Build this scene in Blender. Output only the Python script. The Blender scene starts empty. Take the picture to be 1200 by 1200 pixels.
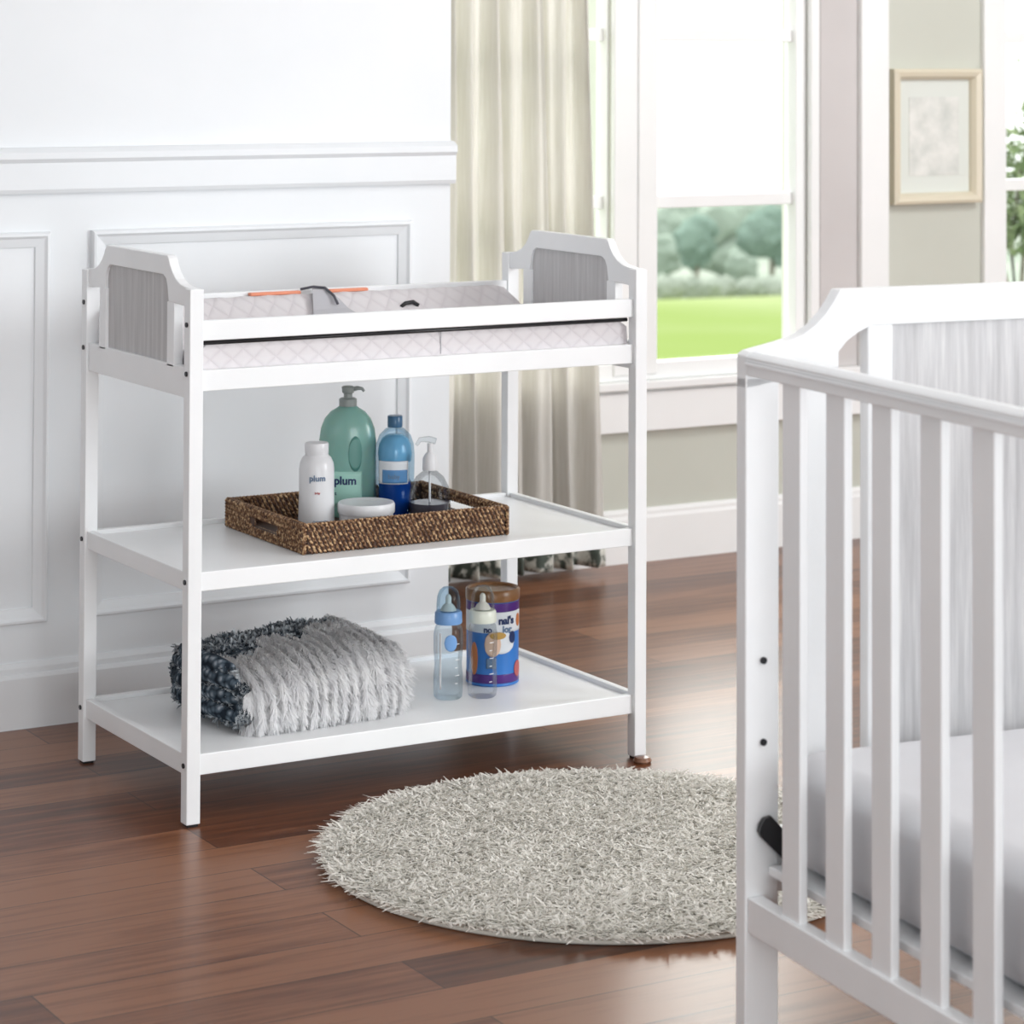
import bpy, bmesh, math, random
import numpy as np
from mathutils import Vector, Matrix, noise
random.seed(7); rng = np.random.default_rng(7)
scene = bpy.context.scene
COL = scene.collection
PI = math.pi

# ------------------------------------------------------------------ camera
F = Vector((0.50549, 0.86235, 0.02898)); U = Vector((-0.01812, -0.02296, 0.99957))
F.normalize(); R = F.cross(U).normalized(); U = R.cross(F).normalized()
cd = bpy.data.cameras.new('camera'); cam = bpy.data.objects.new('camera', cd); COL.objects.link(cam)
m = Matrix((R, U, -F)).transposed().to_4x4(); m.translation = Vector((-1.8266, -4.1609, 1.2815))
cam.matrix_world = m
cd.sensor_width = 36; cd.lens = 3197.5 * 36 / 1200
cd.shift_y = -(600 + 36.4) / 1200; cd.shift_x = 0
cd.clip_start = .05; cd.clip_end = 1000
cd.dof.use_dof = True; cd.dof.focus_distance = 4.5; cd.dof.aperture_fstop = 7.5
scene.camera = cam
# ------------------------------------------------------------------ light
w = bpy.data.worlds.new('world'); scene.world = w; w.use_nodes = True
bg = w.node_tree.nodes['Background']; bg.inputs[0].default_value = (1.0, 1.0, 1.0, 1); bg.inputs[1].default_value = 1.6
def area(name, loc, target, sx, sy, power, col=(1, 1, 1)):
    l = bpy.data.lights.new(name, 'AREA'); l.shape = 'RECTANGLE'; l.size = sx; l.size_y = sy; l.energy = power; l.color = col
    o = bpy.data.objects.new(name, l); COL.objects.link(o); o.location = loc
    o.rotation_euler = (Vector(target) - Vector(loc)).to_track_quat('-Z', 'Y').to_euler(); return o
area('window_light_right', (3.6, -4.0, 1.55), (0.6, .3, .5), 1.8, 1.8, 90, (.95, .98, 1))  # added key softbox at front right; no window is built there
area('ceiling_light_front', (0.3, -1.6, 2.55), (0.4, -.5, 0), 1.6, 1.2, 15, (.94, .975, 1))  # added unseen fill overhead, grades the panelled wall from top to bottom
area('ceiling_light_window', (2.9, -.4, 2.55), (2.7, .9, 0), 1.2, 1.2, 36, (.98, .99, 1))  # added unseen fill overhead, brightens the window wall and curtain
area('window_light_left', (-3.2, -1.9, 1.1), (0.2, .6, .4), 1.8, 1.5, 6, (.96, .98, 1))  # added fill for left-facing sides; the left wall has no window
area('window_light_back', (-.9, -5.4, .85), (0.4, .6, .2), 2.8, 1.4, 66, (.94, .975, 1))  # added low fill behind the camera, in front of a solid wall
sl = bpy.data.lights.new('sun', 'SUN'); sl.energy = 3.6; sl.angle = math.radians(50); sl.color = (1, .97, .93)
so = bpy.data.objects.new('sun', sl); COL.objects.link(so); so.location = (6, 8, 8)
so.rotation_euler = Vector((-.35, -1, -.80)).to_track_quat('-Z', 'Y').to_euler()
scene.view_settings.view_transform = 'Standard'; scene.view_settings.look = 'None'
scene.view_settings.exposure = 0.49; scene.view_settings.gamma = 1; scene.view_settings.use_curve_mapping = False

# ------------------------------------------------------------------ materials
def mat(name, col, rough=.5, spec=.5, metal=0, **kw):
    m = bpy.data.materials.new(name); m.use_nodes = True
    b = m.node_tree.nodes['Principled BSDF']
    b.inputs['Base Color'].default_value = (*col, 1); b.inputs['Roughness'].default_value = rough
    b.inputs['Specular IOR Level'].default_value = spec; b.inputs['Metallic'].default_value = metal
    for k, v in kw.items():
        b.inputs[k.replace('_', ' ')].default_value = v
    return m
def nd(m, t, **kw):
    n = m.node_tree.nodes.new(t)
    for k, v in kw.items(): setattr(n, k, v)
    return n
def ln(m, a, b): m.node_tree.links.new(a, b)
def coords(m, scale=(1, 1, 1), rot=(0, 0, 0), kind='Object'):
    tc = nd(m, 'ShaderNodeTexCoord'); mp = nd(m, 'ShaderNodeMapping')
    mp.inputs['Scale'].default_value = scale; mp.inputs['Rotation'].default_value = rot
    ln(m, tc.outputs[kind], mp.inputs['Vector']); return mp.outputs['Vector']
def ramp(m, fac, stops):
    r = nd(m, 'ShaderNodeValToRGB'); e = r.color_ramp.elements
    while len(e) < len(stops): e.new(.5)
    for i, (p, c) in enumerate(stops): e[i].position = p; e[i].color = (*c, 1)
    ln(m, fac, r.inputs['Fac']); return r.outputs['Color']
def noise_tex(m, vec, scale, detail=4, rough=.5):
    n = nd(m, 'ShaderNodeTexNoise'); n.inputs['Scale'].default_value = scale
    n.inputs['Detail'].default_value = detail; n.inputs['Roughness'].default_value = rough
    ln(m, vec, n.inputs['Vector']); return n.outputs['Fac']
def bump(m, h, strength=.3, dist=.002):
    b = nd(m, 'ShaderNodeBump'); b.inputs['Strength'].default_value = strength; b.inputs['Distance'].default_value = dist
    ln(m, h, b.inputs['Height']); ln(m, b.outputs['Normal'], m.node_tree.nodes['Principled BSDF'].inputs['Normal'])
def basecol(m, c): ln(m, c, m.node_tree.nodes['Principled BSDF'].inputs['Base Color'])
def noisy(name, c0, c1, scale, rough=.5, detail=4, bmp=0, bd=.002, vs=(1, 1, 1), spec=.5, lo=.35, hi=.65, **kw):
    m = mat(name, c0, rough, spec, **kw); v = coords(m, vs); f = noise_tex(m, v, scale, detail)
    basecol(m, ramp(m, f, [(lo, c0), (hi, c1)]))
    if bmp: bump(m, f, bmp, bd)
    return m

M = {}
M['paint'] = noisy('white_painted_wood', (.87, .89, .90), (.91, .925, .935), 6, .32, spec=.4)
M['wall_white'] = noisy('white_wall_paint', (.80, .83, .85), (.83, .855, .875), 3, .5)
M['trim'] = noisy('white_trim_paint', (.86, .87, .86), (.9, .9, .89), 3, .4)
M['wall_beige'] = noisy('pale_beige_wall_paint', (.56, .57, .50), (.60, .61, .54), 2, .6)
M['wall_mauve'] = noisy('mauve_grey_paint', (.56, .53, .52), (.60, .57, .56), 2, .6)
M['ceiling'] = mat('ceiling_white', (.85, .85, .85), .8)
M['room'] = mat('room_wall_grey_white', (.72, .73, .74), .8)
def grain(name, c0, c1, c2):
    m = mat(name, c0, .5); v = coords(m, (45, 45, 2.2))
    f = noise_tex(m, v, 2.2, 6, .65)
    basecol(m, ramp(m, f, [(.3, c0), (.52, c1), (.72, c2)])); bump(m, f, .15, .001); return m
M['grey_wood'] = grain('grey_washed_wood_grain', (.45, .445, .45), (.53, .525, .53), (.63, .625, .63))
M['pale_wood'] = grain('pale_washed_wood_grain', (.50, .50, .51), (.62, .62, .63), (.75, .75, .75))
# floor: long brown planks running along x
def floor_mat():
    m = mat('brown_plank_floor', (.2, .1, .06), .33, .3)
    v = coords(m)
    br = nd(m, 'ShaderNodeTexBrick'); br.offset = .37; br.inputs['Scale'].default_value = 1
    br.inputs['Brick Width'].default_value = 1.35; br.inputs['Row Height'].default_value = .125
    br.inputs['Mortar Size'].default_value = .0012; br.inputs['Mortar Smooth'].default_value = .3; br.inputs['Bias'].default_value = 0
    br.inputs['Color1'].default_value = (0, 0, 0, 1); br.inputs['Color2'].default_value = (1, 1, 1, 1); br.inputs['Mortar'].default_value = (.5, .5, .5, 1)
    ln(m, v, br.inputs['Vector'])
    v2 = coords(m, (1.6, 22, 1)); g = noise_tex(m, v2, 2.0, 8, .62)
    ad = nd(m, 'ShaderNodeMath', operation='MULTIPLY_ADD'); ln(m, br.outputs['Color'], ad.inputs[0]); ad.inputs[1].default_value = .4; ln(m, g, ad.inputs[2])
    c = ramp(m, ad.outputs[0], [(.35, (.05, .016, .006)), (.6, (.135, .044, .017)), (.85, (.26, .108, .05))])
    mx = nd(m, 'ShaderNodeMix', data_type='RGBA'); ln(m, br.outputs['Fac'], mx.inputs[0]); ln(m, c, mx.inputs[6]); mx.inputs[7].default_value = (.03, .014, .01, 1)
    basecol(m, mx.outputs[2]); bump(m, g, .12, .001)
    b = m.node_tree.nodes['Principled BSDF']; b.inputs['Coat Weight'].default_value = .2; b.inputs['Coat Roughness'].default_value = .25
    return m
M['floor'] = floor_mat()
M['black'] = mat('black_plastic', (.012, .012, .014), .35)
M['dark_metal'] = mat('dark_bolt_metal', (.03, .03, .035), .35, .5, .6)
M['chrome'] = mat('steel', (.5, .5, .52), .3, .5, 1)
M['brown_foot'] = noisy('glossy_brown_foot', (.14, .055, .03), (.3, .16, .1), 60, .2)
def glass_thin(name, col=(1, 1, 1), gl=.4, rough=.02):
    m = bpy.data.materials.new(name); m.use_nodes = True; nt = m.node_tree; nt.nodes.clear()
    t = nd(m, 'ShaderNodeBsdfTransparent'); t.inputs[0].default_value = (*col, 1)
    g = nd(m, 'ShaderNodeBsdfGlossy'); g.inputs['Roughness'].default_value = rough
    lw = nd(m, 'ShaderNodeFresnel'); lw.inputs[0].default_value = 1.35
    mx = nd(m, 'ShaderNodeMixShader'); o = nd(m, 'ShaderNodeOutputMaterial')
    ml = nd(m, 'ShaderNodeMath', operation='MULTIPLY'); ln(m, lw.outputs[0], ml.inputs[0]); ml.inputs[1].default_value = gl
    ln(m, ml.outputs[0], mx.inputs[0]); ln(m, t.outputs[0], mx.inputs[1]); ln(m, g.outputs[0], mx.inputs[2]); ln(m, mx.outputs[0], o.inputs[0])
    return m
M['pane'] = glass_thin('window_glass', (.98, 1, .99))
M['clear'] = glass_thin('clear_plastic', (.90, .92, .93), rough=.15)
M['clear_blue'] = glass_thin('clear_blue_plastic', (.74, .86, .94), rough=.15)
M['teal'] = noisy('teal_translucent_plastic', (.24, .47, .41), (.28, .52, .46), 5, .22, Subsurface_Weight=.25)
M['teal_label'] = mat('mint_label', (.42, .74, .64), .35)
M['grey_plastic'] = mat('grey_green_plastic', (.30, .34, .33), .35)
M['white_plastic'] = mat('white_plastic', (.86, .87, .89), .3)
M['cream_plastic'] = mat('cream_plastic', (.80, .84, .74), .3)
M['ring_blue'] = mat('blue_plastic_ring', (.20, .40, .75), .3)
M['cap_blue'] = mat('slate_blue_cap', (.05, .15, .28), .3)
M['liquid'] = mat('deep_blue_liquid', (.012, .09, .42), .1, Transmission_Weight=.3)
M['navy'] = mat('navy_ink', (.01, .03, .12), .5)
M['greyblue'] = mat('grey_blue_ink', (.14, .22, .34), .5)
M['red'] = mat('red_ink', (.5, .12, .12), .5)
M['label_white'] = mat('white_label', (.8, .84, .88), .4)
M['label_blue'] = mat('mid_blue_label', (.10, .28, .55), .4)
M['purple'] = mat('purple_print', (.075, .015, .20), .35)
M['sky_print'] = mat('blue_print', (.035, .20, .60), .35)
M['orange'] = mat('orange_print', (.62, .2, .06), .4)
M['skin'] = mat('peach_print', (.80, .56, .42), .4)
M['hair'] = mat('golden_print', (.55, .33, .08), .4)
M['brown_lid'] = noisy('bronze_brown_lid', (.22, .10, .035), (.30, .15, .06), 30, .3)
M['greywater'] = mat('smoky_grey_liquid', (.10, .09, .11), .1)
M['mattress'] = noisy('white_cotton_sheet', (.68, .68, .70), (.73, .73, .75), 4, .9)
M['salmon'] = mat('salmon_ribbon', (.80, .30, .18), .7)
M['strap'] = mat('grey_webbing', (.50, .50, .53), .8)
def quilt():
    m = mat('quilted_pinkish_grey_cotton', (.72, .69, .71), .95, .2)
    hs = []
    for a in (.9, -.9):
        v = coords(m, (1, 1, 1), (0, a, 0)); wv = nd(m, 'ShaderNodeTexWave', wave_type='BANDS', bands_direction='X', wave_profile='SIN')
        wv.inputs['Scale'].default_value = 12.5; wv.inputs['Distortion'].default_value = .6; ln(m, v, wv.inputs['Vector'])
        p = nd(m, 'ShaderNodeMath', operation='POWER'); ln(m, wv.outputs['Fac'], p.inputs[0]); p.inputs[1].default_value = .35; hs.append(p.outputs[0])
    mn = nd(m, 'ShaderNodeMath', operation='MINIMUM'); ln(m, hs[0], mn.inputs[0]); ln(m, hs[1], mn.inputs[1])
    basecol(m, ramp(m, mn.outputs[0], [(.1, (.69, .66, .68)), (.7, (.74, .715, .73))])); bump(m, mn.outputs[0], .35, .004); return m
M['quilt'] = quilt()
def curtain_mat():
    m = bpy.data.materials.new('cream_curtain_cloth'); m.use_nodes = True
    b = m.node_tree.nodes['Principled BSDF']; o = m.node_tree.nodes['Material Output']
    v = coords(m, (60, 60, 3)); f = noise_tex(m, v, 3, 3)
    c = ramp(m, f, [(.3, (.79, .77, .72)), (.7, (.86, .845, .81))]); ln(m, c, b.inputs['Base Color']); b.inputs['Roughness'].default_value = .9
    t = nd(m, 'ShaderNodeBsdfTranslucent'); ln(m, c, t.inputs[0])
    tr = nd(m, 'ShaderNodeBsdfTransparent')
    mx = nd(m, 'ShaderNodeMixShader'); mx.inputs[0].default_value = .4
    mx2 = nd(m, 'ShaderNodeMixShader'); mx2.inputs[0].default_value = .08
    ln(m, b.outputs[0], mx.inputs[1]); ln(m, t.outputs[0], mx.inputs[2])
    ln(m, mx.outputs[0], mx2.inputs[1]); ln(m, tr.outputs[0], mx2.inputs[2]); ln(m, mx2.outputs[0], o.inputs[0]); return m
M['curtain'] = curtain_mat()
M['hem'] = noisy('dark_green_patterned_hem', (.07, .085, .07), (.66, .66, .60), 30, .9, lo=.45, hi=.56)
M['lawn'] = noisy('bright_lawn', (.20, .265, .085), (.26, .31, .15), .12, 1, spec=0)
M['path'] = noisy('pale_gravel', (.27, .31, .26), (.33, .36, .31), .3, 1, spec=0)  # distance haze put into the colour of meadow and low bushes
M['leaf_teal'] = noisy('blue_green_foliage', (.18, .25, .21), (.23, .31, .265), .8, 1, bmp=.8, bd=.3, spec=0)  # blue-green foliage, lightened to include distance haze
M['leaf_pale'] = noisy('pale_sage_foliage', (.26, .325, .265), (.33, .375, .33), .3, 1, bmp=.8, bd=.5, spec=0)  # paleness is distance haze painted into the foliage colour
M['leaf_green'] = noisy('fresh_green_foliage', (.11, .17, .07), (.25, .30, .17), 6, 1, spec=0)
M['bark'] = noisy('grey_bark', (.16, .15, .12), (.3, .28, .23), 20, .9)
def rattan():
    m = mat('brown_woven_rattan', (.2, .1, .04), .45, .4)
    v = coords(m); f = noise_tex(m, v, 170, 2)
    basecol(m, ramp(m, f, [(.3, (.04, .016, .008)), (.5, (.19, .09, .04)), (.68, (.62, .42, .23))])); return m
M['rattan'] = rattan()
M['rattan_dark'] = noisy('dark_rattan_core', (.03, .013, .008), (.07, .032, .018), 60, .6)
M['shag'] = noisy('cream_shag_yarn', (.80, .78, .72), (.98, .96, .91), 55, .9, detail=3, spec=.1)
M['shag_base'] = mat('rug_backing', (.66, .64, .58), 1, .1)
M['fluff'] = noisy('white_fluffy_yarn', (.90, .90, .91), (.98, .98, .98), 40, .95, spec=.1)
def knit(name, c0, c1, c2, s=75):
    m = mat(name, c0, .95, .1); v = coords(m)
    vo = nd(m, 'ShaderNodeTexVoronoi'); vo.inputs['Scale'].default_value = s; ln(m, v, vo.inputs['Vector'])
    basecol(m, ramp(m, vo.outputs['Distance'], [(.1, c2), (.4, c1), (.75, c0)])); bump(m, vo.outputs['Distance'], .9, -.006); return m
M['knit_dark'] = knit('blue_grey_chunky_knit', (.015, .022, .032), (.09, .12, .15), (.36, .40, .44))
M['tuft_dark'] = noisy('slate_blue_yarn', (.07, .09, .11), (.62, .66, .69), 60, .95, spec=.1, lo=.4, hi=.62)

def yarn(m, f):
    b = m.node_tree.nodes['Principled BSDF']; o = m.node_tree.nodes['Material Output']
    t = nd(m, 'ShaderNodeBsdfTranslucent'); ln(m, b.inputs['Base Color'].links[0].from_socket, t.inputs[0])
    mx = nd(m, 'ShaderNodeMixShader'); mx.inputs[0].default_value = f
    ln(m, b.outputs[0], mx.inputs[1]); ln(m, t.outputs[0], mx.inputs[2]); ln(m, mx.outputs[0], o.inputs[0])
yarn(M['fluff'], .5); yarn(M['shag'], .3); yarn(M['tuft_dark'], .3)
# ------------------------------------------------------------------ mesh helpers
def box(bm, x0, x1, y0, y1, z0, z1):
    vs = [bm.verts.new((x, y, z)) for x in (x0, x1) for y in (y0, y1) for z in (z0, z1)]
    fs = [(0, 1, 3, 2), (4, 6, 7, 5), (0, 4, 5, 1), (2, 3, 7, 6), (0, 2, 6, 4), (1, 5, 7, 3)]
    return [bm.faces.new([vs[i] for i in f]) for f in fs]
def obj(name, bm, material, parent=None, bevel=0, smooth=False, seg=2):
    bmesh.ops.recalc_face_normals(bm, faces=bm.faces)
    me = bpy.data.meshes.new(name); bm.to_mesh(me); bm.free()
    if smooth:
        for p in me.polygons: p.use_smooth = True
    o = bpy.data.objects.new(name, me); COL.objects.link(o)
    if material: me.materials.append(material)
    if bevel:
        b = o.modifiers.new('bevel', 'BEVEL'); b.width = bevel; b.segments = seg; b.limit_method = 'ANGLE'; b.angle_limit = .6
    if parent: o.parent = parent
    return o
def boxes(name, lst, material, parent=None, bevel=.0015):
    bm = bmesh.new()
    for b in lst: box(bm, *b)
    return obj(name, bm, material, parent, bevel)
def thing(name, label, cat, loc=(0, 0, 0), rz=0, group=None):
    o = bpy.data.objects.new(name, None); COL.objects.link(o); o.location = loc; o.rotation_euler = (0, 0, rz); o.empty_display_size = .05
    return tag(o, label, cat, group)
def tag(o, label, cat, group=None, kind=None):
    o['label'] = label; o['category'] = cat
    if group: o['group'] = group
    if kind: o['kind'] = kind
    return o
def struct(o, label=None):
    o['kind'] = 'structure'
    if label: o['label'] = label
    return o
def prism(bm, pts, a0, a1, axis='x'):
    # pts: 2D polygon, extruded along axis. axis x -> (y,z); axis y -> (x,z)
    def P(p, a): return (a, p[0], p[1]) if axis == 'x' else (p[0], a, p[1])
    A = [bm.verts.new(P(p, a0)) for p in pts]; B = [bm.verts.new(P(p, a1)) for p in pts]
    n = len(pts); bm.faces.new(A); bm.faces.new(B[::-1])
    for i in range(n): bm.faces.new((A[i], A[(i + 1) % n], B[(i + 1) % n], B[i]))
def lathe(bm, prof, seg=40, sx=1, sy=1, cap=True, c=(0, 0, 0)):
    rings = []
    for r, z in prof:
        if r < 1e-6: rings.append([bm.verts.new((c[0], c[1], c[2] + z))]); continue
        rings.append([bm.verts.new((c[0] + sx * r * math.cos(2 * PI * k / seg), c[1] + sy * r * math.sin(2 * PI * k / seg), c[2] + z)) for k in range(seg)])
    for a, b in zip(rings, rings[1:]):
        for k in range(seg):
            k2 = (k + 1) % seg
            if len(a) == 1 and len(b) == 1: continue
            if len(a) == 1: bm.faces.new((a[0], b[k2], b[k]))
            elif len(b) == 1: bm.faces.new((a[k], a[k2], b[0]))
            else: bm.faces.new((a[k], a[k2], b[k2], b[k]))
    if cap:
        if len(rings[0]) > 1: bm.faces.new(rings[0][::-1])
        if len(rings[-1]) > 1: bm.faces.new(rings[-1])
def lathe_obj(name, prof, material, parent, sx=1, sy=1, seg=40, bevel=0, cap=True, c=(0, 0, 0)):
    bm = bmesh.new(); lathe(bm, prof, seg, sx, sy, cap, c)
    o = obj(name, bm, material, parent, bevel, True)
    e = o.modifiers.new('edge', 'EDGE_SPLIT'); e.split_angle = .7
    return o
def tube(bm, pts, r, seg=8):
    pts = [Vector(p) for p in pts]; rings = []
    for i, p in enumerate(pts):
        t = (pts[min(i + 1, len(pts) - 1)] - pts[max(i - 1, 0)]).normalized()
        a = t.cross(Vector((0, 0, 1)));  a = a.normalized() if a.length > 1e-3 else Vector((1, 0, 0))
        b = t.cross(a); rr = r[i] if isinstance(r, (list, tuple)) else r
        rings.append([bm.verts.new(p + a * rr * math.cos(2 * PI * k / seg) + b * rr * math.sin(2 * PI * k / seg)) for k in range(seg)])
    for a, b in zip(rings, rings[1:]):
        for k in range(seg): bm.faces.new((a[k], a[(k + 1) % seg], b[(k + 1) % seg], b[k]))
    bm.faces.new(rings[0][::-1]); bm.faces.new(rings[-1])
def text_on(name, s, size, material, parent, place, bold=0.0):
    """lettering as real thin mesh, mapped by place(u,v,d)->xyz; centred on u=v=0"""
    cu = bpy.data.curves.new(name, 'FONT'); cu.body = s; cu.size = size; cu.align_x = 'CENTER'; cu.align_y = 'CENTER'; cu.extrude = .0003; cu.offset = bold
    t = bpy.data.objects.new('tmp_text', cu); COL.objects.link(t)
    bpy.context.view_layer.update()
    me = bpy.data.meshes.new_from_object(t.evaluated_get(bpy.context.evaluated_depsgraph_get()))
    bpy.data.objects.remove(t); bpy.data.curves.remove(cu)
    for v in me.vertices: v.co = place(v.co.x, v.co.y, v.co.z)
    me.materials.clear(); me.materials.append(material); me.name = name
    o = bpy.data.objects.new(name, me); COL.objects.link(o); o.parent = parent; return o
def cyl_place(r, ang, z, sx=1, sy=1):
    def f(u, v, d):
        a = ang + u / r
        return (sx * (r + .0006 + d) * math.cos(a), sy * (r + .0006 + d) * math.sin(a), z + v)
    return f
def patch(name, r, a0, a1, z0, z1, material, parent, n=16, sx=1, sy=1, t=.0005, shape=None):
    """a curved printed patch on a cylinder, with thickness"""
    bm = bmesh.new(); rows = 8; gi = []; go = []
    for i in range(n + 1):
        ci = []; co = []
        for j in range(rows + 1):
            a = a0 + (a1 - a0) * i / n; z = z0 + (z1 - z0) * j / rows
            if shape:
                u = 2 * i / n - 1; hh = math.sqrt(max(0, 1 - u * u)) if shape == 'oval' else 1
                z = (z0 + z1) / 2 + (z1 - z0) / 2 * hh * (2 * j / rows - 1)
            ci.append(bm.verts.new((sx * (r) * math.cos(a), sy * (r) * math.sin(a), z)))
            co.append(bm.verts.new((sx * (r + t) * math.cos(a), sy * (r + t) * math.sin(a), z)))
        gi.append(ci); go.append(co)
    for i in range(n):
        for j in range(rows):
            bm.faces.new((go[i][j], go[i + 1][j], go[i + 1][j + 1], go[i][j + 1]))
            bm.faces.new((gi[i][j], gi[i][j + 1], gi[i + 1][j + 1], gi[i + 1][j]))
    for i in range(n):
        for a, b in ((0, 0), (rows, rows)):
            bm.faces.new((gi[i][a], gi[i + 1][a], go[i + 1][a], go[i][a]))
    for j in range(rows):
        for i in (0, n): bm.faces.new((gi[i][j], gi[i][j + 1], go[i][j + 1], go[i][j]))
    bmesh.ops.remove_doubles(bm, verts=bm.verts, dist=1e-6)
    return obj(name, bm, material, parent, 0, True)
def np_mesh(name, verts, faces_flat, loop_total, material, parent=None, smooth=False):
    me = bpy.data.meshes.new(name); n = len(loop_total)
    me.vertices.add(len(verts)); me.vertices.foreach_set('co', np.asarray(verts, dtype=np.float32).ravel())
    me.loops.add(len(faces_flat)); me.loops.foreach_set('vertex_index', np.asarray(faces_flat, dtype=np.int32))
    me.polygons.add(n); st = np.concatenate([[0], np.cumsum(loop_total)[:-1]]).astype(np.int32)
    me.polygons.foreach_set('loop_start', st); me.polygons.foreach_set('loop_total', np.asarray(loop_total, dtype=np.int32))
    me.update(calc_edges=True); me.validate()
    me.materials.append(material); o = bpy.data.objects.new(name, me); COL.objects.link(o)
    if smooth: me.polygons.foreach_set('use_smooth', [True] * n)
    if parent: o.parent = parent
    return o
def blades(name, base, normal, lean, length, width, material, parent=None):
    """many small bent yarn blades. base,normal,lean Nx3; length,width N"""
    N = len(base); n = normal / np.linalg.norm(normal, axis=1)[:, None]
    side = np.cross(n, lean + rng.normal(0, .15, lean.shape)); side /= (np.linalg.norm(side, axis=1)[:, None] + 1e-9)
    L = length[:, None]; Wd = width[:, None]
    mid = base + n * L * .55 + lean * L * .35; tip = base + n * L * .75 + lean * L * 1.0
    V = np.stack([base - side * Wd, base + side * Wd, mid + side * Wd * .9, mid - side * Wd * .9, tip + side * Wd * .35, tip - side * Wd * .35], 1)
    i0 = (np.arange(N) * 6)[:, None]
    q = np.concatenate([i0 + np.array([[0, 1, 2, 3]]), i0 + np.array([[3, 2, 4, 5]])], 1).ravel()
    return np_mesh(name, V.reshape(-1, 3), q, [4] * (2 * N), material, parent)

# ------------------------------------------------------------------ the setting
YL, YR = .768, 1.60          # wainscot wall plane, window wall plane
XC = .917                    # outer corner of the wainscot wall
def ramp_wall(name, lst, m): return struct(boxes(name, lst, m, None, 0))
fl = boxes('floor', [(-3.4, 5.4, -5.6, YR + .12, -.05, 0)], M['floor'], None, 0); struct(fl)
struct(boxes('ceiling', [(-3.5, 5.5, -5.7, YR + .12, 2.6, 2.7)], M['ceiling'], None, 0))
struct(boxes('wall_back', [(-3.5, 5.5, -5.7, -5.6, 0, 2.6)], M['room'], None, 0))
struct(boxes('wall_left', [(-3.5, -3.4, -5.6, YL, 0, 2.6)], M['room'], None, 0))
struct(boxes('wall_right', [(5.4, 5.5, -5.6, YR, 0, 2.6)], M['room'], None, 0))
struct(boxes('wall_panelled', [(-3.4, XC, YL, YR + .1, 0, 2.6)], M['wall_white'], None, 0))
# window wall with three openings
OP = [(1.14, 1.838), (1.968, 2.451), (3.106, 3.78)]; ZS, ZT = .475, 2.05
lst = [(XC, 5.4, YR, YR + .12, 0, ZS), (XC, 5.4, YR, YR + .12, ZT, 2.6)]
xs = [XC] + [v for o_ in OP for v in o_] + [5.4]
for i in range(0, len(xs), 2): lst.append((xs[i], xs[i + 1], YR, YR + .12, ZS, ZT))
struct(boxes('wall_window', lst, M['wall_beige'], None, 0))
def sweep_frame(bm, x0, x1, z0, z1, y, prof):
    """picture-frame moulding; prof = [(inset, proud)], proud towards -y"""
    rings = []
    for ins, pr in prof:
        rings.append([bm.verts.new(c) for c in ((x0 + ins, y - pr, z0 + ins), (x1 - ins, y - pr, z0 + ins), (x1 - ins, y - pr, z1 - ins), (x0 + ins, y - pr, z1 - ins))])
    for a, b in zip(rings, rings[1:]):
        for k in range(4): bm.faces.new((a[k], a[(k + 1) % 4], b[(k + 1) % 4], b[k]))
MP = [(0, -.001), (.001, .009), (.004, .013), (.008, .0135), (.013, .009), (.022, .006), (.029, .0035), (.030, -.001)]
for i, (x0, x1) in enumerate([(-.70, .046), (.128, .824), (-1.6, -.78), (-2.5, -1.68)]):
    bm = bmesh.new(); sweep_frame(bm, x0, x1, .193, .930, YL, MP); struct(obj('trim_%d' % (i + 1), bm, M['wall_white'], None))
# baseboards and chair rail
def run(name, x0, x1, y, prof, m, parent=None):
    bm = bmesh.new(); prism(bm, [(y - p, z) for p, z in prof], x0, x1, 'x'); return obj(name, bm, m, parent)
struct(run('baseboard_left', -3.4, XC, YL, [(-.001, 0), (.016, 0), (.016, .094), (.013, .100), (.009, .102), (.009, .112), (.004, .121), (-.001, .122)], M['wall_white']))
struct(run('trim_5', -3.4, XC + .006, YL, [(-.001, 1.002), (.010, 1.002), (.014, 1.010), (.014, 1.060), (.020, 1.068), (.020, 1.080), (.008, 1.088), (-.001, 1.09)], M['wall_white']))
struct(run('baseboard_right', XC, 5.4, YR, [(-.001, 0), (.016, 0), (.016, .108), (.012, .116), (.012, .124), (.006, .132), (-.001, .132)], M['trim']))
# windows
def window(idx, x0, x1, muntins, casL, casR):
    w_ = bpy.data.objects.new('window_%d' % idx, None); COL.objects.link(w_); w_.location = (x0, YR, ZS); struct(w_)
    def bx(n, l, mm, bev=.002): o = boxes(n, [(a - x0, b - x0, c - YR, d - YR, e - ZS, f - ZS) for a, b, c, d, e, f in l], mm, w_, bev); return o
    bx('window_frame', [(x0, x0 + .004, YR, YR + .10, ZS, ZT), (x1 - .006, x1 + .03, YR + .008, YR + .06, ZS, ZT), (x0, x1, YR + .01, YR + .07, ZS, ZS + .014), (x0, x1, YR + .01, YR + .07, ZT - .05, ZT)], M['trim'])
    bx('muntin', [(x0, x1, YR + .025, YR + .055, z, z + .032) for z in muntins], M['trim'], .003)
    bx('glass_pane', [(x0 + .002, x1, YR + .038, YR + .042, ZS + .02, ZT - .04)], M['pane'], 0)
    bx('casing', [(a, b, YR - .018, YR + .002, ZS - .01, ZT + .07) for a, b in (casL, casR)], M['trim'], .004)
window(1, 1.14, 1.838, [.88, 1.3, 1.7], (1.06, 1.14), (1.838, 1.908))
window(2, 1.968, 2.421, [.877, 1.3, 1.7], (1.910, 1.968), (2.446, 2.474))
window(3, 3.106, 3.75, [.895, 1.3, 1.7], (3.028, 3.106), (3.75, 3.83))
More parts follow.
